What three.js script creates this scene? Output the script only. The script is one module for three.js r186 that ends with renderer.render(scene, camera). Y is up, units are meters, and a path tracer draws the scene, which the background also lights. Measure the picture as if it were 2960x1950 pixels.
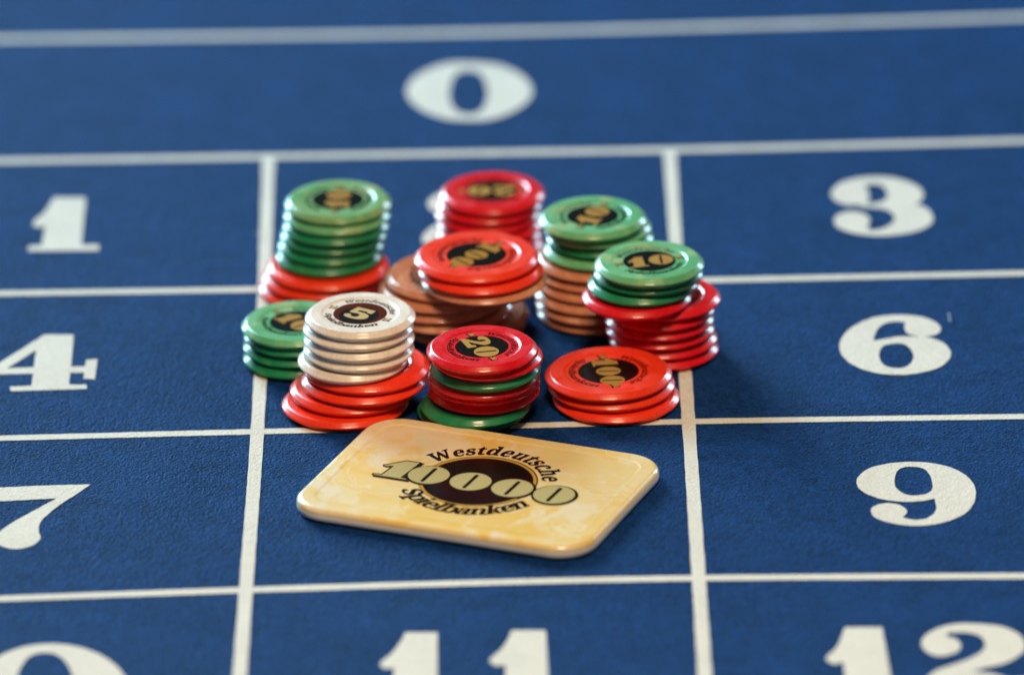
import * as THREE from 'three';
import { RectAreaLightUniformsLib } from 'three/addons/lights/RectAreaLightUniformsLib.js';
import { mergeGeometries } from 'three/addons/utils/BufferGeometryUtils.js';

// ---------------------------------------------------------------- camera, light, exposure
const scene = new THREE.Scene();
const renderer = new THREE.WebGLRenderer({ antialias: true });
renderer.setSize(1024, 674);
renderer.toneMapping = THREE.LinearToneMapping;
renderer.toneMappingExposure = 0.97;
renderer.shadowMap.enabled = true;
RectAreaLightUniformsLib.init();

// a long lens looking down on the table at 23.7 degrees, held with a slight roll
const PITCH = 0.413629, ROLL = -0.0209286, FOCAL = 22074 / 2960;   // focal length in picture widths
const camera = new THREE.PerspectiveCamera(2 * Math.atan(0.5 * (674 / 1024) / FOCAL) * 180 / Math.PI, 1024 / 674, 0.05, 30);
camera.position.set(0.01358, 1.01892, 2.24898);
{
  const fw = new THREE.Vector3(0, -Math.sin(PITCH), -Math.cos(PITCH));
  const right = new THREE.Vector3(1, 0, 0), up = new THREE.Vector3().crossVectors(right, fw);
  camera.up.copy(up).multiplyScalar(Math.cos(ROLL)).addScaledVector(right, -Math.sin(ROLL));
  camera.lookAt(camera.position.clone().add(fw));
}
camera.focus = 2.448;
camera.userData.fStop = 5.6;

scene.background = new THREE.Color().setRGB(0.055, 0.048, 0.042);      // the dim warm room all round

const LIGHTS = {
  left: { at: [-1.36, 1.2, -2.6], size: [1.25, 1.7], color: [0.48, 0.81, 1.0], power: 26 },
  right: { at: [2.1, 1.0, -2.75], size: [0.55, 1.4], color: [0.55, 0.82, 1.0], power: 15 },
  lamp: { at: [0.08, 1.15, 0.55], size: [0.3, 0.3], color: [1.0, 0.72, 0.44], power: 43 },
};

// ---------------------------------------------------------------- helpers
let seed = 20240611;
const rnd = () => ((seed = (seed * 1664525 + 1013904223) >>> 0) / 4294967296);
const usedNames = {};
const numbered = (n) => { const k = usedNames[n] = (usedNames[n] ?? -1) + 1; return k ? `${n}_${String(k).padStart(3, '0')}` : n; };
function mesh(name, geo, mat, parent) {
  const m = new THREE.Mesh(geo, mat); m.name = name; m.castShadow = m.receiveShadow = true;
  (parent ?? scene).add(m); return m;
}
function thing(name, label, category, group) {
  const g = new THREE.Group(); g.name = numbered(name); g.userData = { label, category };
  if (group) g.userData.group = group;
  scene.add(g); return g;
}
// periodic value noise
const LAT = new Float32Array(65536).map(() => rnd());
const sm = (t) => t * t * (3 - 2 * t);
function vnoise(x, y, p, s = 0) {
  const xi = Math.floor(x), yi = Math.floor(y), fx = sm(x - xi), fy = sm(y - yi);
  const a = ((xi % p) + p) % p, b = (a + 1) % p, c = ((yi % p) + p) % p, d = (c + 1) % p;
  const L = (i, j) => LAT[(i * 157 + j * 8191 + s * 977) & 65535];
  return (L(a, c) * (1 - fx) + L(b, c) * fx) * (1 - fy) + (L(a, d) * (1 - fx) + L(b, d) * fx) * fy;
}
function fbm(x, y, p, oct, s = 0) {
  let v = 0, a = 0.5, t = 0;
  for (let o = 0; o < oct; o++) { v += a * vnoise(x, y, p, s + o * 13); t += a; a *= 0.5; x *= 2; y *= 2; p *= 2; }
  return v / t;
}
function dataTex(w, h, fn, srgb) {
  const d = new Uint8Array(w * h * 4);
  for (let j = 0; j < h; j++) for (let i = 0; i < w; i++) {
    const c = fn(i / w, j / h, i, j), k = (j * w + i) * 4;
    for (let q = 0; q < 3; q++) d[k + q] = Math.max(0, Math.min(255, Math.round(255 * c[q])));
    d[k + 3] = 255;
  }
  const t = new THREE.DataTexture(d, w, h);
  t.wrapS = t.wrapT = THREE.RepeatWrapping; t.magFilter = THREE.LinearFilter; t.minFilter = THREE.LinearMipmapLinearFilter; t.generateMipmaps = true;
  if (srgb) t.colorSpace = THREE.SRGBColorSpace;
  t.needsUpdate = true; return t;
}
const mix = (a, b, t) => a.map((v, i) => v + (b[i] - v) * t);
const clamp01 = (v) => Math.max(0, Math.min(1, v));
const step = (a, b, v) => sm(clamp01((v - a) / (b - a)));

// ---------------------------------------------------------------- the cloth and its print
const TILE = 0.16, FN = 1024;
const feltHeight = new Float32Array(FN * FN);
for (let j = 0; j < FN; j++) for (let i = 0; i < FN; i++)
  feltHeight[j * FN + i] = 0.16 * fbm(i / FN * 120, j / FN * 120, 120, 2, 3) + 0.3 * vnoise(i / FN * 256, j / FN * 256, 256, 17) + 0.22 * vnoise(i / FN * 512, j / FN * 512, 512, 29) + 0.12 * fbm(i / FN * 24, j / FN * 24, 24, 2, 40);
for (let n = 0; n < 26000; n++) {                       // matted wool fibres lying every way
  let x = rnd() * FN, y = rnd() * FN, a = rnd() * 6.283; const len = 5 + rnd() * 13, up = 0.05 + 0.16 * rnd(), bend = (rnd() - 0.5) * 0.25;
  for (let s = 0; s < len; s++) {
    const k = ((y | 0) & (FN - 1)) * FN + ((x | 0) & (FN - 1));
    feltHeight[k] = Math.min(1, feltHeight[k] + up * Math.sin(Math.PI * s / len) * 0.6);
    x = (x + Math.cos(a) + FN) % FN; y = (y + Math.sin(a) + FN) % FN; a += bend;
  }
}
const feltBump = dataTex(FN, FN, (u, v, i, j) => { const h = feltHeight[j * FN + i]; return [h, h, h]; });
let feltMean = 0; for (const h of feltHeight) feltMean += h / feltHeight.length;
const feltTone = dataTex(FN, FN, (u, v, i, j) => {
  const h = feltHeight[j * FN + i], c = 0.62 + 0.22 * (fbm(u * 60, v * 60, 60, 2, 71) - 0.5) + 1.5 * (h - feltMean) + 0.2 * (fbm(u * 9, v * 9, 9, 3, 55) - 0.5);
  return [c, c, c];
});
const printTone = dataTex(FN, FN, (u, v, i, j) => {
  const c = 0.93 + 0.42 * (feltHeight[j * FN + i] - feltMean) + 0.1 * (fbm(i / FN * 14, j / FN * 14, 14, 3, 91) - 0.5); return [c, c, c];
});
for (const t of [feltBump, feltTone, printTone]) t.repeat.set(1 / TILE, 1 / TILE);
const clothMat = new THREE.MeshPhysicalMaterial({ map: feltTone, color: new THREE.Color().setRGB(0.0095, 0.055, 0.240), bumpMap: feltBump, bumpScale: 0.0012, roughness: 0.7, sheen: 0.8, sheenColor: new THREE.Color().setRGB(0.04, 0.46, 0.95), sheenRoughness: 0.5, specularIntensity: 0.17, specularColor: new THREE.Color().setRGB(0.15, 0.62, 1.0) });
const inkMat = new THREE.MeshPhysicalMaterial({ map: printTone, color: new THREE.Color().setRGB(0.79, 0.79, 0.73), bumpMap: feltBump, bumpScale: 0.0006, roughness: 0.85, specularIntensity: 0.4 });

const cloth = new THREE.Group(); cloth.name = 'table_cloth';
cloth.userData = { kind: 'structure', label: 'blue felt roulette cloth printed with white lines and numbers', category: 'cloth' };
scene.add(cloth);
{
  const g = new THREE.BoxGeometry(1.5, 0.03, 1.7), p = g.attributes.position, uv = g.attributes.uv;
  g.translate(0, -0.015, -0.15);
  for (let i = 0; i < p.count; i++) uv.setXY(i, p.getX(i) + p.getY(i) * 0.3, p.getZ(i) + p.getY(i) * 0.7);
  mesh('felt', g, clothMat, cloth);
}
const INK = 0.00016;                                    // the print stands a hair proud of the nap
function smoothContour(flat) {                          // x, z, corner flag in tenths of a millimetre; Catmull-Rom between corners
  const P = []; for (let i = 0; i < flat.length; i += 3) P.push([flat[i] * 1e-4, flat[i + 1] * 1e-4, flat[i + 2]]);
  const n = P.length, out = [];
  for (let i = 0; i < n; i++) {
    const b = P[i], c = P[(i + 1) % n], a = b[2] ? b : P[(i + n - 1) % n], d = c[2] ? c : P[(i + 2) % n];
    const steps = Math.max(2, Math.round(Math.hypot(b[0] - c[0], b[1] - c[1]) / 0.0011));
    for (let s = 0; s < steps; s++) {
      const t = s / steps, q = [0, 1].map((k) => 0.5 * (2 * b[k] + (c[k] - a[k]) * t + (2 * a[k] - 5 * b[k] + 4 * c[k] - d[k]) * t * t + (3 * b[k] - a[k] - 3 * c[k] + d[k]) * t * t * t));
      out.push(new THREE.Vector2(q[0] + (rnd() - 0.5) * 0.00016, -q[1] + (rnd() - 0.5) * 0.00022));   // ink creeping along the nap
    }
  }
  return out;
}
function flatShape(outer, holes = []) {
  const sh = new THREE.Shape(outer); for (const h of holes) sh.holes.push(new THREE.Path(h));
  const g = new THREE.ShapeGeometry(sh); g.rotateX(-Math.PI / 2); g.translate(0, INK, 0); return g;
}
const GLYPHS = {
  '3': [[1412,-2050,0,1479,-2032,0,1534,-1986,0,1567,-1924,0,1571,-1864,0,1558,-1816,0,1538,-1787,1,1569,-1761,0,1590,-1705,0,1592,-1647,0,1576,-1594,0,1532,-1548,0,1470,-1519,0,1403,-1509,0,1338,-1524,0,1286,-1556,0,1256,-1592,0,1245,-1636,0,1251,-1690,0,1276,-1723,0,1310,-1735,0,1344,-1721,0,1367,-1683,0,1369,-1639,0,1356,-1577,1,1377,-1561,0,1412,-1574,0,1445,-1616,0,1459,-1668,0,1450,-1716,0,1425,-1751,0,1388,-1766,0,1360,-1772,0,1343,-1782,1,1332,-1796,0,1298,-1793,0,1267,-1822,0,1249,-1862,0,1246,-1907,0,1260,-1956,0,1289,-2004,0,1335,-2034,0,1374,-2047,0],
    [1368,-1975,1,1399,-1982,0,1429,-1969,0,1443,-1916,0,1446,-1866,1,1429,-1828,0,1400,-1807,0,1369,-1800,1,1379,-1865,0,1376,-1930,0]],
  '6': [[1423,-840,0,1478,-830,0,1522,-803,0,1551,-760,0,1559,-718,0,1550,-682,0,1527,-663,0,1503,-657,1,1531,-637,0,1562,-600,0,1578,-544,0,1580,-504,0,1567,-455,0,1535,-403,0,1488,-370,0,1433,-352,0,1393,-350,0,1334,-364,0,1281,-403,0,1244,-454,0,1222,-518,0,1216,-581,0,1224,-644,0,1249,-716,0,1291,-778,0,1349,-826,0],
    [1445,-772,1,1439,-733,0,1443,-697,0,1456,-673,0,1485,-659,1,1450,-659,0,1413,-660,0,1367,-644,0,1333,-630,1,1335,-666,0,1353,-733,0,1379,-773,0,1411,-785,0,1433,-782,0],
    [1407,-605,0,1433,-595,0,1451,-551,0,1456,-492,0,1445,-443,0,1423,-411,0,1396,-403,0,1364,-418,0,1348,-455,0,1343,-502,0,1349,-552,0,1366,-592,0]],
  '9': [[1414,334,0,1478,351,0,1532,389,0,1569,444,0,1589,511,0,1592,581,0,1581,655,0,1553,723,0,1508,772,0,1451,804,0,1396,814,0,1342,803,0,1298,779,0,1270,752,0,1256,721,0,1256,682,0,1273,655,0,1305,641,0,1338,649,0,1360,674,0,1368,705,0,1361,731,0,1351,747,1,1380,768,0,1417,764,0,1444,739,0,1460,697,0,1461,649,0,1461,614,1,1425,628,0,1379,634,0,1324,623,0,1280,601,0,1245,564,0,1225,524,0,1220,479,0,1229,436,0,1254,388,0,1292,357,0,1349,337,0],
    [1403,371,0,1434,382,0,1452,420,0,1459,482,0,1457,540,0,1441,574,0,1409,587,0,1378,584,0,1354,556,0,1341,512,0,1343,455,0,1353,402,0,1375,374,0]],
  '4': [[-1421,-825,1,-1324,-818,1,-1321,-558,1,-1276,-556,1,-1273,-610,1,-1236,-612,1,-1238,-450,1,-1276,-456,1,-1275,-506,1,-1322,-506,1,-1321,-412,1,-1264,-407,1,-1260,-373,1,-1510,-368,1,-1516,-404,1,-1444,-409,1,-1443,-506,1,-1585,-506,1,-1589,-551,1],
    [-1443,-698,1,-1444,-558,1,-1532,-553,1]],
  '7': [[-1217,374,1,-1257,442,0,-1302,512,0,-1337,579,0,-1360,635,0,-1367,679,0,-1365,725,0,-1358,766,0,-1368,803,0,-1395,832,0,-1433,845,0,-1465,832,0,-1492,805,0,-1501,763,0,-1493,726,0,-1470,678,0,-1426,612,0,-1365,532,0,-1321,475,1,-1384,479,0,-1496,487,0,-1553,488,1,-1562,518,1,-1578,517,1,-1567,380,1,-1502,383,0,-1357,375,0]],
  '10': [[-1037,1876,0,-1053,1772,0,-1090,1677,0,-1146,1599,0,-1215,1547,0,-1290,1527,0,-1363,1540,0,-1427,1586,0,-1476,1658,0,-1505,1751,0,-1511,1854,0,-1493,1957,0,-1455,2051,0,-1399,2126,0,-1331,2175,0,-1258,2194,0,-1187,2182,0,-1124,2139,0,-1075,2069,0,-1045,1978,0],
    [-1203,1857,0,-1213,1756,0,-1234,1669,0,-1264,1610,0,-1305,1588,0,-1345,1606,0,-1369,1663,0,-1382,1748,0,-1383,1849,0,-1372,1949,0,-1351,2034,0,-1321,2092,0,-1280,2113,0,-1242,2095,0,-1217,2041,0,-1204,1957,0]],
  '11': [[-208,1500,1,-110,1505,1,-112,1948,1,-70,1950,1,-70,1976,1,-287,1972,1,-288,1942,1,-246,1941,1,-242,1740,1,-268,1748,0,-283,1726,0,-279,1696,0,-250,1644,0,-224,1566,0]],
  '11b': [[116,1501,1,220,1506,1,225,1952,1,272,1954,1,274,1984,1,47,1979,1,47,1949,1,92,1949,1,95,1738,1,67,1743,0,47,1712,0,57,1679,0,81,1635,0,103,1564,0]],
  '12': [[1132,1529,1,1246,1534,1,1256,1983,1,1305,1986,1,1306,2015,1,1067,2007,1,1068,1977,1,1118,1977,1,1115,1763,1,1088,1780,0,1064,1749,0,1069,1725,0,1098,1672,0,1114,1613,0]],
  '12b': [[1515,1520,0,1607,1545,0,1659,1603,0,1672,1682,0,1654,1741,0,1603,1798,0,1530,1831,0,1497,1853,1,1559,1868,0,1609,1906,0,1662,1896,0,1686,1850,1,1701,1857,1,1679,1956,0,1628,2001,0,1551,1980,0,1475,1947,0,1422,1962,0,1380,2001,0,1341,1999,1,1345,1929,0,1390,1842,0,1459,1792,0,1514,1746,0,1547,1694,0,1550,1646,0,1534,1603,0,1498,1583,0,1445,1583,0,1438,1607,1,1464,1624,0,1477,1666,0,1463,1714,0,1417,1742,0,1378,1722,0,1359,1667,0,1369,1607,0,1407,1554,0,1462,1523,0]],
  '1': [[-1446,-2015,1,-1333,-2009,1,-1330,-1579,1,-1267,-1578,1,-1267,-1527,1,-1515,-1535,1,-1513,-1581,1,-1469,-1584,1,-1465,-1758,1,-1487,-1747,0,-1508,-1767,0,-1503,-1813,0,-1473,-1884,0]],
  '0': [[-2,-3208,0,112,-3177,0,199,-3066,0,234,-2920,0,218,-2812,0,161,-2708,0,77,-2638,0,-10,-2631,0,-93,-2656,0,-171,-2735,0,-218,-2837,0,-232,-2938,0,-212,-3047,0,-156,-3145,0,-77,-3205,0],
    [-2,-3128,0,45,-3085,0,68,-2938,0,64,-2821,0,40,-2719,0,-3,-2690,0,-47,-2729,0,-70,-2829,0,-71,-2954,0,-49,-3090,0]],
};
const TRIM = { 0: 0.965, 1: 0.98, 3: 0.975 };
const glyph = (k, dx = 0, dz = 0) => { const c = GLYPHS[k].map(smoothContour);
  if (TRIM[k]) { const m = new THREE.Box2().setFromPoints(c[0]).getCenter(new THREE.Vector2()); for (const p of c.flat()) p.sub(m).multiplyScalar(TRIM[k]).add(m); }
  const g = flatShape(c[0], c.slice(1)); g.translate(dx, 0, dz); return g; };
for (const [digit, parts] of [
  ['0', [['0']]], ['1', [['1']]], ['2', [['12b', -0.1505, -0.354]]], ['3', [['3']]], ['4', [['4']]], ['6', [['6']]], ['7', [['7']]], ['9', [['9']]],
  ['10', [['11', -0.156, 0.003], ['10']]], ['11', [['11'], ['11b']]], ['12', [['12'], ['12b']]]])
  mesh('printed_number', mergeGeometries(parts.map((a) => glyph(...a))), inkMat, cloth).userData.label = `white printed number ${digit}`;

// ruled lines: [points (x, z) in millimetres], width; a curve through the points, as the cloth lies
function ruled(pts, width) {
  const curve = new THREE.CatmullRomCurve3(pts.map(([x, z]) => new THREE.Vector3(x / 1000, 0, z / 1000))), N = 150, L = [], Rr = [];
  for (let i = 0; i <= N; i++) {
    const p = curve.getPoint(i / N), t = curve.getTangent(i / N), w = width / 2 * (1 + 0.09 * (rnd() - 0.5));
    L.push(new THREE.Vector2(p.x - t.z * w, -(p.z + t.x * w))); Rr.push(new THREE.Vector2(p.x + t.z * w, -(p.z - t.x * w)));
  }
  return flatShape([...L, ...Rr.reverse()]);
}
const cross = 0.002;
const COLS = [
  [[-210, -350], [-210, -234], [-210, 0], [-210, 240], [-210, 420]],
  [[-70.6, -232], [-69.7, -117], [-69.4, -1], [-70.3, 117], [-71.2, 240], [-72, 420]],
  [[70.3, -231.4], [70.1, -149], [70.1, -2], [69.8, 116], [69.3, 240], [69, 420]],
  [[210, -350], [210, -234], [210, 0], [210, 240], [210, 420]]];
const ROWS = [
  [[-212, -353.6], [-170.8, -352.6], [16.4, -349.4], [203.7, -353.6], [212, -354]],
  [[-212, -236], [-164.7, -235.5], [-70.7, -234.3], [15.4, -233.5], [70.2, -232.8], [195.4, -234.6], [212, -235]],
  [[-212, -118.4], [-158.4, -117.9], [-72.7, -116.8], [81.8, -116.6], [187.1, -116.9], [212, -117]],
  [[-212, 1], [-152.2, 0.3], [-71.6, -0.6], [16.8, -1], [71.8, -1.4], [178.9, 0.1], [212, 0.6]],
  [[-212, 122.5], [-145.8, 120.2], [-72.8, 117.7], [12.4, 115.8], [67.6, 115.9], [170.6, 119.3], [212, 121]],
  [[-212, 238], [0, 235], [212, 238]], [[-212, 355], [0, 352], [212, 355]]];
ROWS.forEach((p, i) => mesh('printed_line', ruled(p, i < 2 ? 0.0045 : 0.0041), inkMat, cloth));
COLS.forEach((p) => { const g = ruled(p, 0.0043); g.translate(0, 0.00006, 0); mesh('printed_line', g, inkMat, cloth); });

// ---------------------------------------------------------------- print on the chips
function canvasTex(w, h, draw) {
  const c = document.createElement('canvas'); c.width = w; c.height = h;
  draw(c.getContext('2d'));
  const t = new THREE.CanvasTexture(c); t.colorSpace = THREE.SRGBColorSpace; t.anisotropy = 8; return t;
}
function arcText(g, text, r, from, to, size, inward, style = 'italic bold') {   // angles in radians, counter-clockwise from +x
  g.font = `${style} ${size}px serif`; g.textAlign = 'center'; g.textBaseline = 'alphabetic';
  const w = [...text].map((c) => g.measureText(c).width), total = w.reduce((a, b) => a + b, 0);
  let run = 0;
  [...text].forEach((ch, i) => {
    const a = from + (to - from) * (run + w[i] / 2) / total; run += w[i];
    g.save(); g.translate(r * Math.cos(a), -r * Math.sin(a)); g.rotate(inward ? -a - Math.PI / 2 : Math.PI / 2 - a);
    const k = 1.06 * Math.abs(to - from) * r / total; g.scale(k, 1); g.fillText(ch, 0, 0); g.lineWidth = size * 0.035; g.strokeStyle = g.fillStyle; g.strokeText(ch, 0, 0); g.restore();
  });
}
function slashedZero(g, x, y, rx, ry, fill, bar, lean = 0.12) {
  g.fillStyle = fill; g.beginPath(); g.ellipse(x, y, rx, ry, 0, 0, 7); g.fill();
  g.strokeStyle = bar; g.lineWidth = rx * 0.2; g.lineCap = 'round';
  g.beginPath(); g.moveTo(x - ry * lean, y + ry * 0.72); g.lineTo(x + ry * lean, y - ry * 0.72); g.stroke();
}
function fatOne(g, x, y, w, h, fill, line) {
  const P = [[-0.5, 0.5], [-0.5, 0.42], [-0.27, 0.4], [-0.2, -0.1], [-0.42, -0.02], [-0.46, -0.1], [0.02, -0.5], [0.42, -0.5], [0.3, 0.4], [0.48, 0.42], [0.47, 0.5]];
  g.beginPath(); P.forEach(([a, b], i) => g[i ? 'lineTo' : 'moveTo'](x + a * w, y + b * h)); g.closePath();
  g.fillStyle = fill; g.fill(); if (line) { g.strokeStyle = line; g.stroke(); }
}
function clover(g, x, y, s, fill) {
  g.fillStyle = fill; for (let k = 0; k < 4; k++) { const a = k * Math.PI / 2 + 0.6; g.beginPath(); g.ellipse(x + Math.cos(a) * s * 0.55, y + Math.sin(a) * s * 0.55, s * 0.55, s * 0.38, a, 0, 7); g.fill(); }
}
const FACE = 0.655;                                     // printed field as a share of the chip's radius
function chipPrint(value, { disc, ink, gold, rim }) {
  return canvasTex(512, 512, (g) => {
    g.translate(256, 256); const R = 256 / FACE;
    g.fillStyle = ink; arcText(g, 'Westdeutsche', 0.53 * R, 2.66, 0.46, 0.15 * R, false); arcText(g, 'Spielbanken', 0.625 * R, -2.66, -0.46, 0.15 * R, true);
    if (rim) { g.fillStyle = rim; g.beginPath(); g.arc(0, 0, 0.485 * R, 0, 7); g.fill(); }
    g.fillStyle = disc;
    if (rim) { g.beginPath(); g.ellipse(0.02 * R, 0.08 * R, 0.36 * R, 0.38 * R, 0, 0, 7); g.fill(); } else { g.beginPath(); g.arc(0, 0, 0.48 * R, 0, 7); g.fill(); }
    for (const s of [-1, 1]) { clover(g, s * 0.57 * R, 0, 0.085 * R, disc); clover(g, s * 0.57 * R, -0.012 * R, 0.062 * R, gold); }
    const wide = (ch, x, sx, size) => { g.save(); g.translate(x, 0); g.scale(sx, 1); g.font = `bold ${size}px serif`; g.textAlign = 'center'; g.textBaseline = 'middle'; g.lineWidth = size * 0.06; g.strokeStyle = gold; g.fillStyle = gold; g.fillText(ch, 0, 0.02 * R); g.strokeText(ch, 0, 0.02 * R); g.restore(); };
    if (value === '100') { fatOne(g, -0.36 * R, 0, 0.3 * R, 0.4 * R, gold); slashedZero(g, 0, 0, 0.168 * R, 0.195 * R, gold, disc); slashedZero(g, 0.36 * R, 0, 0.168 * R, 0.195 * R, gold, disc); }
    if (value === '10') { fatOne(g, -0.23 * R, 0, 0.36 * R, 0.45 * R, gold); slashedZero(g, 0.22 * R, 0, 0.225 * R, 0.225 * R, gold, disc); }
    if (value === '20') { wide('2', -0.23 * R, 1.25, 0.62 * R); slashedZero(g, 0.235 * R, 0, 0.225 * R, 0.225 * R, gold, disc); }
    if (value === '50') { wide('5', -0.23 * R, 1.25, 0.62 * R); slashedZero(g, 0.235 * R, 0, 0.225 * R, 0.225 * R, gold, disc); }
    if (value === '5') wide('5', 0, 1.4, 0.62 * R);
  });
}
const printMat = (tex) => new THREE.MeshPhysicalMaterial({ map: tex, transparent: true, roughness: 0.22, specularIntensity: 0.6 });

// ---------------------------------------------------------------- chip plastics
function marble(s, base, vein, pale, amount) {          // swirled casein plastic
  return dataTex(256, 256, (u, v) => {
    const wx = fbm(u * 4, v * 4, 4, 3, s) - 0.5, wy = fbm(u * 4, v * 4, 4, 3, s + 31) - 0.5;
    const a = fbm(u * 4 + wx * 2.4, v * 8 + wy * 2.4, 8, 5, s + 60), b = fbm(u * 4 + wy * 3, v * 8 + wx * 3, 8, 5, s + 90);
    let c = mix(base, vein, amount * step(0.36, 0.70, a)); c = mix(c, pale, amount * 0.9 * step(0.5, 0.78, b));
    const f = 0.97 + 0.06 * vnoise(u * 64, v * 64, 64, s + 7);
    c = mix(c, pale, 0.22 * step(0.62, 0.95, wearField[((v * 512) & 511) * 512 + ((u * 512) & 511)]));   // pale rub marks
    return c.map((x) => x * f);
  }, true);
}
// handling wear: fine scratches and scuffs that dull the gloss
const wearField = new Float32Array(512 * 512).fill(0.42);
for (let j = 0; j < 512; j++) for (let i = 0; i < 512; i++) wearField[j * 512 + i] += 0.5 * (fbm(i / 512 * 12, j / 512 * 12, 12, 4, 801) - 0.5);
for (let n = 0; n < 900; n++) {
  let x = rnd() * 512, y = rnd() * 512; const a = rnd() * 6.283, len = 8 + rnd() * rnd() * 110, up = 0.1 + 0.35 * rnd();
  for (let s = 0; s < len; s++) { wearField[((y | 0) & 511) * 512 + ((x | 0) & 511)] += up; x = (x + Math.cos(a) + 512) % 512; y = (y + Math.sin(a) + 512) % 512; }
}
const wearMap = dataTex(512, 512, (u, v, i, j) => { const c = clamp01(wearField[j * 512 + i]); return [c, c, c]; });
const plastic = (map, rough = 0.85, coat = 0.7) => new THREE.MeshPhysicalMaterial({ map, roughness: rough, roughnessMap: wearMap, bumpMap: wearMap, bumpScale: -0.00003, clearcoat: coat, clearcoatRoughness: 0.13, ior: 1.5, specularIntensity: 0.55 });
const KINDS = {
  green: { R: 0.018, t: 0.00355, value: '10', mats: [plastic(marble(3, [0.36, 0.69, 0.48], [0.46, 0.75, 0.54], [0.78, 0.81, 0.58], 0.7)), plastic(marble(203, [0.09, 0.52, 0.34], [0.14, 0.56, 0.37], [0.40, 0.60, 0.36], 0.5)), plastic(marble(403, [0.48, 0.68, 0.44], [0.40, 0.70, 0.48], [0.84, 0.79, 0.55], 0.9))], print: chipPrint('10', { disc: '#081514', ink: '#1d3a2c', gold: '#b08a4c' }) },
  red: { R: 0.018, t: 0.00346, value: '20', mats: [plastic(marble(13, [0.91, 0.08, 0.14], [0.87, 0.06, 0.11], [0.94, 0.13, 0.18], 0.6), 0.7)], print: chipPrint('20', { disc: '#0b0908', ink: '#5a0a12', gold: '#b8914e' }) },
  cream: { R: 0.018, t: 0.00355, value: '5', mats: [plastic(marble(23, [0.95, 0.91, 0.87], [0.92, 0.86, 0.80], [0.97, 0.94, 0.91], 0.8), 0.9)], print: chipPrint('5', { disc: '#17181a', ink: '#241f16', gold: '#cdb380', rim: '#57200f' }) },
  orange: { R: 0.0207, t: 0.00346, value: '100', mats: [plastic(marble(33, [1.0, 0.24, 0.11], [0.98, 0.20, 0.09], [1.0, 0.29, 0.14], 0.5), 0.8)], print: chipPrint('100', { disc: '#0b0906', ink: '#6d1008', gold: '#ac7f3a' }) },
  copper: { R: 0.0207, t: 0.00346, value: '50', mats: [plastic(marble(43, [0.80, 0.51, 0.38], [0.85, 0.58, 0.44], [0.92, 0.70, 0.55], 0.75), 0.6)], print: chipPrint('50', { disc: '#2a1610', ink: '#46271a', gold: '#b58152' }) },
};
const DISH = 0.00042;
for (const k of Object.values(KINDS)) {
  const { R, t } = k, mm = 0.001;                       // half of the edge: rounded lip, cone, crease, face
  const half = [[R, 0], [R - 0.05 * mm, 0.2 * mm], [R - 0.19 * mm, 0.40 * mm], [R - 0.40 * mm, 0.60 * mm], [R - 0.95 * mm, 1.06 * mm], [R - 1.35 * mm, t / 2 - 0.3 * mm], [R - 1.62 * mm, t / 2 - 0.09 * mm], [R - 1.85 * mm, t / 2 - 0.01 * mm], [R - 2.2 * mm, t / 2]];
  const rimTop = half.map(([r, y]) => [r, t / 2 + y]), rimLow = half.map(([r, y]) => [r, t / 2 - y]).reverse().slice(0, -1);
  const low = [[0.00001, DISH], [0.66 * R, DISH], [0.672 * R, DISH * 0.86], [0.695 * R, DISH * 0.3], [0.71 * R, DISH * 0.06], [0.73 * R, 0]], top = [[0.73 * R, t], [0.71 * R, t - DISH * 0.06], [0.695 * R, t - DISH * 0.3], [0.672 * R, t - DISH * 0.86], [0.66 * R, t - DISH], [0.00001, t - DISH]];
  const pts = [...low, ...rimLow, ...rimTop, ...top].map(([r, y]) => new THREE.Vector2(r, y));
  k.geo = creaseLathe(pts, 96);
  const p = k.geo.attributes.position, uv = k.geo.attributes.uv;
  for (let i = 0; i < p.count; i++) uv.setXY(i, 0.5 + p.getX(i) / 0.052 + p.getY(i) * 6, 0.5 + p.getZ(i) / 0.052 + p.getY(i) * 4);
  k.face = new THREE.CircleGeometry(FACE * R, 64); k.face.rotateX(-Math.PI / 2);
  k.printMat = printMat(k.print);
}
function creaseLathe(pts, seg) {                        // lathe with sharp rings where the profile turns by more than 35 degrees
  const parts = []; let run = [pts[0]];
  for (let i = 1; i < pts.length; i++) {
    run.push(pts[i]);
    if (i === pts.length - 1) break;
    const a = pts[i].clone().sub(pts[i - 1]).angle(), b = pts[i + 1].clone().sub(pts[i]).angle();
    let d = Math.abs(a - b); if (d > Math.PI) d = 2 * Math.PI - d;
    if (d > 0.42) { parts.push(new THREE.LatheGeometry(run, seg)); run = [pts[i]]; }
  }
  parts.push(new THREE.LatheGeometry(run, seg)); return mergeGeometries(parts);
}
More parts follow.
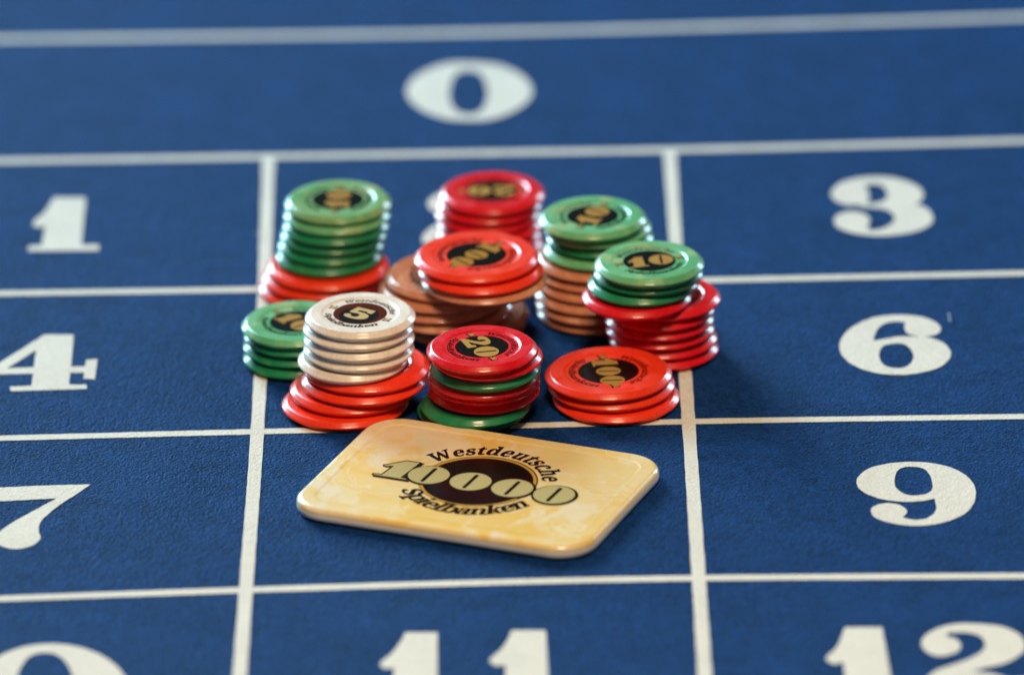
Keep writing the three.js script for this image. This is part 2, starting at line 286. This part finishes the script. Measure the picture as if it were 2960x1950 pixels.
// stacks, bottom chip first: kind, x, z in millimetres; turn of the print on the top chip
const STACKS = [
  { of: 'of the tall green stack on orange chips', turn: 1.5, top: 2, chips: [['orange', -50.7, -114.3], ['orange', -49.6, -114.6], ['orange', -47.9, -114.6], ['green', -47.4, -116.2], ['green', -46.6, -117], ['green', -45.7, -117.2], ['green', -44.8, -116.6], ['green', -44.3, -117], ['green', -43.9, -117.9]] },
  { of: 'of the tall all-red stack', turn: 3.09, chips: [['red', 6.4, -139.8], ['red', 6.9, -140.3], ['red', 6.5, -140.4], ['red', 6.9, -140.8], ['red', 6.3, -141.1], ['red', 6.8, -141], ['red', 7.8, -140.8]] },
  { of: 'of the copper stack topped with two orange chips', turn: -2.26, chips: [['copper', -2.3, -80.8], ['copper', -1.2, -80.4], ['copper', -8.1, -76.7], ['copper', -9.7, -77.4], ['copper', -9.6, -77.6], ['copper', -7.5, -79.1], ['copper', 4.7, -67.6], ['orange', 3.7, -67.8], ['orange', 2.4, -69.5]] },
  { of: 'of the green-on-copper stack', turn: 1.15, chips: [['copper', 42.7, -89.9], ['copper', 42.2, -89.2], ['copper', 41.8, -89.6], ['copper', 42.1, -91], ['copper', 42.5, -92], ['copper', 42.6, -92.1], ['green', 42.6, -91.5], ['green', 43.6, -93.2], ['green', 42.8, -93.1], ['green', 41.2, -91.2]] },
  { of: 'of the leaning green-on-red stack', turn: 0.24, chips: [['red', 63.6, -56.7], ['red', 63.3, -57.5], ['red', 62.4, -57.4], ['red', 62.3, -57], ['red', 62.5, -56.8], ['red', 64.5, -57.3], ['red', 54.7, -50.7], ['green', 56.8, -53.4], ['green', 58.8, -53.8], ['green', 59.1, -52.3]] },
  { of: 'of the short all-green stack', turn: -0.92, chips: [['green', -57.2, -55.8], ['green', -57.2, -57.1], ['green', -56.8, -57.2], ['green', -57.5, -56.9]] },
  { of: 'of the cream-on-orange stack', turn: -0.56, chips: [['orange', -41.1, -17.8], ['orange', -38.4, -21.2], ['orange', -34.7, -20.8], ['orange', -33.9, -22.1], ['cream', -38.2, -20.6], ['cream', -36.2, -21.1], ['cream', -36, -21.1], ['cream', -36.2, -21.7], ['cream', -35.5, -21.8]] },
  { of: 'of the red-green mixed stack behind the plaque', turn: -1.22, chips: [['green', 0.3, -10.6], ['green', 1.4, -6.3], ['red', 4.2, -9.4], ['red', 4.3, -8.7], ['red', 4.2, -5], ['green', 4.8, -3.8], ['red', 5.5, -3.9], ['red', 3.8, -1.5]] },
  { of: 'of the short all-orange stack', turn: -1.41, chips: [['orange', 47, -17.9], ['orange', 45.6, -20.2], ['orange', 44.7, -20.2]] },
];
const ORD = ['topmost', 'second from the top', 'third from the top', 'fourth from the top', 'fifth from the top', 'sixth from the top', 'seventh from the top', 'eighth from the top', 'ninth from the top'];
for (const s of STACKS) {
  let y = 0.00012;
  s.chips.forEach(([kind, x, z], i) => {
    const k = KINDS[kind], fromTop = s.chips.length - 1 - i;
    const rank = fromTop === s.chips.length - 1 ? 'bottom one' : ORD[fromTop];
    const c = thing('casino_chip', `glossy ${kind} chip, ${rank} ${s.of}`, 'casino chip', 'round casino chips stacked on the cloth');
    const v = kind === 'green' ? (fromTop === 0 && s.top !== undefined ? s.top : fromTop === 0 ? 0 : (rnd() < 0.3 && i > 2 ? 0 : 1)) : 0;
    mesh('body', k.geo, k.mats[v], c);
    const f = mesh('printed_face', k.face, k.printMat, c); f.position.y = k.t - DISH + 0.00004;
    c.position.set(x / 1000, y, z / 1000); c.rotation.y = fromTop === 0 ? s.turn : rnd() * 6.283;
    c.rotation.x = (rnd() - 0.5) * 0.008; c.rotation.z = (rnd() - 0.5) * 0.008; c.rotation.order = 'ZXY';
    y += k.t + 0.00006;
  });
}

// ---------------------------------------------------------------- the plaque
function rrLoft(w, d, r, profile, N = 14) {             // rings of a rounded rectangle: [inset, y] from outside to inside
  const pos = [], idx = []; let M = 0;
  profile.forEach(([inset, y], k) => {
    const hw = w / 2 - inset, hd = d / 2 - inset, rr = Math.max(0.0006, r - inset), ring = [];
    for (const [sx, sz, a0] of [[1, 1, 0], [-1, 1, Math.PI / 2], [-1, -1, Math.PI], [1, -1, 1.5 * Math.PI]])
      for (let i = 0; i <= N; i++) { const a = a0 + i / N * Math.PI / 2; ring.push([sx * (hw - rr) + rr * Math.cos(a), y, sz * (hd - rr) + rr * Math.sin(a)]); }
    M = ring.length; for (const p of ring) pos.push(...p);
    if (k) for (let i = 0; i < M; i++) { const a = (k - 1) * M + i, b = (k - 1) * M + (i + 1) % M; idx.push(a, a + M, b, b, a + M, b + M); }
  });
  const last = (profile.length - 1) * M, c = pos.length / 3; pos.push(0, profile.at(-1)[1], 0);
  for (let i = 0; i < M; i++) idx.push(last + i, c, last + (i + 1) % M);
  const g = new THREE.BufferGeometry(); g.setAttribute('position', new THREE.Float32BufferAttribute(pos, 3)); g.setIndex(idx); g.computeVertexNormals();
  const uv = []; for (let i = 0; i < pos.length; i += 3) uv.push(0.5 + pos[i] / 0.11 + pos[i + 1], 0.5 - pos[i + 2] / 0.11 + pos[i + 1] * 2);
  g.setAttribute('uv', new THREE.Float32BufferAttribute(uv, 2)); return g;
}
const plaque = thing('casino_plaque', 'rectangular pearly yellow casino plaque marked 10000, lying flat on the cloth', 'plaque');
plaque.position.set(0.0019, 0.00014, 0.0512); plaque.rotation.y = -23.1 * Math.PI / 180;
const PW = 0.1016, PD = 0.0752, PR = 0.0125, PT = 0.0048;
const pearl = dataTex(512, 512, (u, v) => {
  const wx = fbm(u * 4, v * 4, 4, 4, 500) - 0.5, wy = fbm(u * 4, v * 4, 4, 4, 540) - 0.5;
  const a = fbm(u * 4 + wx * 3, v * 4 + wy * 3, 4, 5, 580), b = fbm(u * 8 + wy * 5, v * 8 + wx * 5, 8, 4, 610), s = fbm(u * 4 + v * 8 + wx * 2, v * 16 + wy * 2, 16, 3, 660);
  let c = mix([0.97, 0.81, 0.44], [0.98, 0.87, 0.60], step(0.35, 0.62, a)); c = mix(c, [0.98, 0.79, 0.34], 0.5 * step(0.55, 0.75, s)); c = mix(c, [0.98, 0.93, 0.82], 0.95 * step(0.40, 0.82, b));
  const ridge = 1 - Math.abs(2 * fbm(u * 4 + wx * 4, v * 8 + wy * 4, 8, 5, 700) - 1); c = mix(c, [0.99, 0.95, 0.86], 0.55 * step(0.93, 1, ridge));
  return c;
}, true);
const pearlMat = new THREE.MeshPhysicalMaterial({ map: pearl, roughness: 0.3, clearcoat: 0.8, clearcoatRoughness: 0.08 });
const ivoryMat = new THREE.MeshPhysicalMaterial({ color: new THREE.Color().setRGB(0.84, 0.83, 0.77), roughness: 0.35, clearcoat: 0.4, clearcoatRoughness: 0.2 });
{
  const edge = (a) => [0.0019 * (1 - Math.cos(a)), 0];
  const low = [], up = [];
  for (let i = 0; i <= 6; i++) { const a = (1 - i / 6) * 1.35; low.push([0.0017 * (1 - Math.cos(a)) / (1 - Math.cos(1.35)), 0.0016 - 0.0016 * Math.sin(a) / Math.sin(1.35)]); }
  const under = [[0.02, 0.0], ...low, [0.00002, 0.0022], [0.0001, 0.0029], [0.0003, 0.00298]];
  for (let i = 0; i <= 9; i++) { const a = i / 9 * 1.4; up.push([0.00012 + 0.0019 * (1 - Math.cos(a)) / (1 - Math.cos(1.4)), 0.00302 + (PT - 0.00302) * Math.sin(a) / Math.sin(1.4)]); }
  mesh('ivory_base', rrLoft(PW, PD, PR, [...under, [0.006, 0.003]]), ivoryMat, plaque);
  const face = [...up, [0.0055, PT], [0.0058, PT - 0.00004], [0.0064, PT - 0.0002], [0.0068, PT - 0.00022], [0.014, PT - 0.00024], [0.03, PT - 0.00025]];
  mesh('yellow_face', rrLoft(PW, PD, PR, face, 14), pearlMat, plaque);
  const LW = 0.074, LH = 0.060, px = 1400 / 74;        // the logo, drawn in millimetres
  const logo = canvasTex(1400, Math.round(60 * px), (g) => {
    g.translate(700, 30 * px); g.scale(px, px); const ink = '#170d0c';
    g.fillStyle = ink; g.beginPath(); g.arc(0, 0, 19, 0, 7); g.fill();
    g.fillStyle = '#c79b45'; g.beginPath(); g.arc(-0.1, 0.1, 18.7, 0, 7); g.fill();
    g.fillStyle = '#0d0708'; g.beginPath(); g.arc(0, 0.2, 17.6, 0, 7); g.fill();
    g.fillStyle = ink; arcText(g, 'Westdeutsche', 20.3, 2.72, 0.36, 8.6, false); arcText(g, 'Spielbanken', 24.6, -2.55, -0.46, 8.4, true);
    const olive = '#c2b983';
    g.save(); g.translate(-27.6, 0.2); g.fillStyle = ink; fatOne(g, 1.0, 0.7, 12.8, 14.8, ink); g.lineWidth = 0.6; g.lineJoin = 'round'; fatOne(g, 0, 0, 12, 13.6, olive, ink); g.restore();
    for (const x of [-16.6, -2.2, 12.1, 26.4]) {
      g.fillStyle = ink; g.beginPath(); g.arc(x + 0.4, 1.4, 7.5, 0, 7); g.fill();
      slashedZero(g, x, 0.95, 6.65, 6.65, olive, ink, 0.03);
    }
  });
  const lg = new THREE.PlaneGeometry(LW, LH); lg.rotateX(-Math.PI / 2);
  const lm = mesh('printed_logo', lg, new THREE.MeshPhysicalMaterial({ map: logo, transparent: true, roughness: 0.2, specularIntensity: 0.7 }), plaque);
  lm.position.y = PT - 0.00024 + 0.00006;
}

// ---------------------------------------------------------------- stray lint on the cloth
const lintMat = new THREE.MeshStandardMaterial({ color: new THREE.Color().setRGB(0.7, 0.72, 0.7), roughness: 0.9 });
for (const [where, pts, r] of [
  ['curled across the line by the tall green stack', [[-73.8, -165.4], [-72.9, -163.2], [-71.6, -160.2], [-70.9, -156.8], [-70.3, -153.4]], 0.00011],
  ['lying beside the printed number 6', [[159, -83.4], [159.4, -81.2], [159.1, -78.6], [159.5, -76]], 0.00016]]) {
  const curve = new THREE.CatmullRomCurve3(pts.map(([x, z], i) => new THREE.Vector3(x / 1000, r + 0.0003 + 0.0006 * Math.sin(i * 1.3) ** 2, z / 1000)));
  const l = mesh(numbered('lint_fibre'), new THREE.TubeGeometry(curve, 20, r, 5), lintMat);
  l.userData = { label: `tiny pale lint fibre ${where}`, category: 'lint', group: 'bits of lint on the cloth' };
}

// ---------------------------------------------------------------- what lights the table: two daylit windows beyond it and a warm hanging lamp
const AIM = new THREE.Vector3(0, 0, -0.03);
const whitePaint = new THREE.MeshStandardMaterial({ color: new THREE.Color().setRGB(0.7, 0.7, 0.68), roughness: 0.6 });
function sourceFor({ at, size, color, power }, root) {
  const l = new THREE.RectAreaLight(new THREE.Color().setRGB(...color), power, size[0], size[1]);
  l.position.set(...at); l.lookAt(AIM); scene.add(l);
  root.position.set(...at); root.lookAt(AIM); return l;
}
function windowThing(cfg, label) {
  const w = thing('daylit_window', label, 'window', 'daylit windows beyond the table'), [sx, sy] = cfg.size;
  const l = sourceFor(cfg, w);
  const glow = new THREE.MeshStandardMaterial({ color: 0x111111, emissive: new THREE.Color().setRGB(...cfg.color), emissiveIntensity: 0.6, roughness: 0.4 });
  const pane = mesh('pane', new THREE.BoxGeometry(sx, sy, 0.01), glow, w); pane.position.z = -0.03;
  for (const [x, y, a, b] of [[0, sy / 2 + 0.03, sx + 0.12, 0.06], [0, -sy / 2 - 0.03, sx + 0.12, 0.06], [-sx / 2 - 0.03, 0, 0.06, sy], [sx / 2 + 0.03, 0, 0.06, sy]]) {
    const f = mesh('frame', new THREE.BoxGeometry(a, b, 0.05), whitePaint, w); f.position.set(x, y, -0.03);
  }
  return l;
}
windowThing(LIGHTS.left, 'wide daylit window beyond the table on the side of the 1');
windowThing(LIGHTS.right, 'narrow daylit window beyond the table on the side of the 3');
{
  const lamp = thing('hanging_lamp', 'warm square lamp hanging above the roulette cloth', 'lamp');
  sourceFor(LIGHTS.lamp, lamp);
  const [s] = LIGHTS.lamp.size;
  const glow = new THREE.MeshStandardMaterial({ color: 0x221a10, emissive: new THREE.Color().setRGB(...LIGHTS.lamp.color), emissiveIntensity: 1, roughness: 0.5 });
  mesh('diffuser', new THREE.BoxGeometry(s, s, 0.01), glow, lamp).position.z = -0.02;
  mesh('housing', new THREE.BoxGeometry(s + 0.03, s + 0.03, 0.06), whitePaint, lamp).position.z = -0.06;
}
renderer.render(scene, camera);
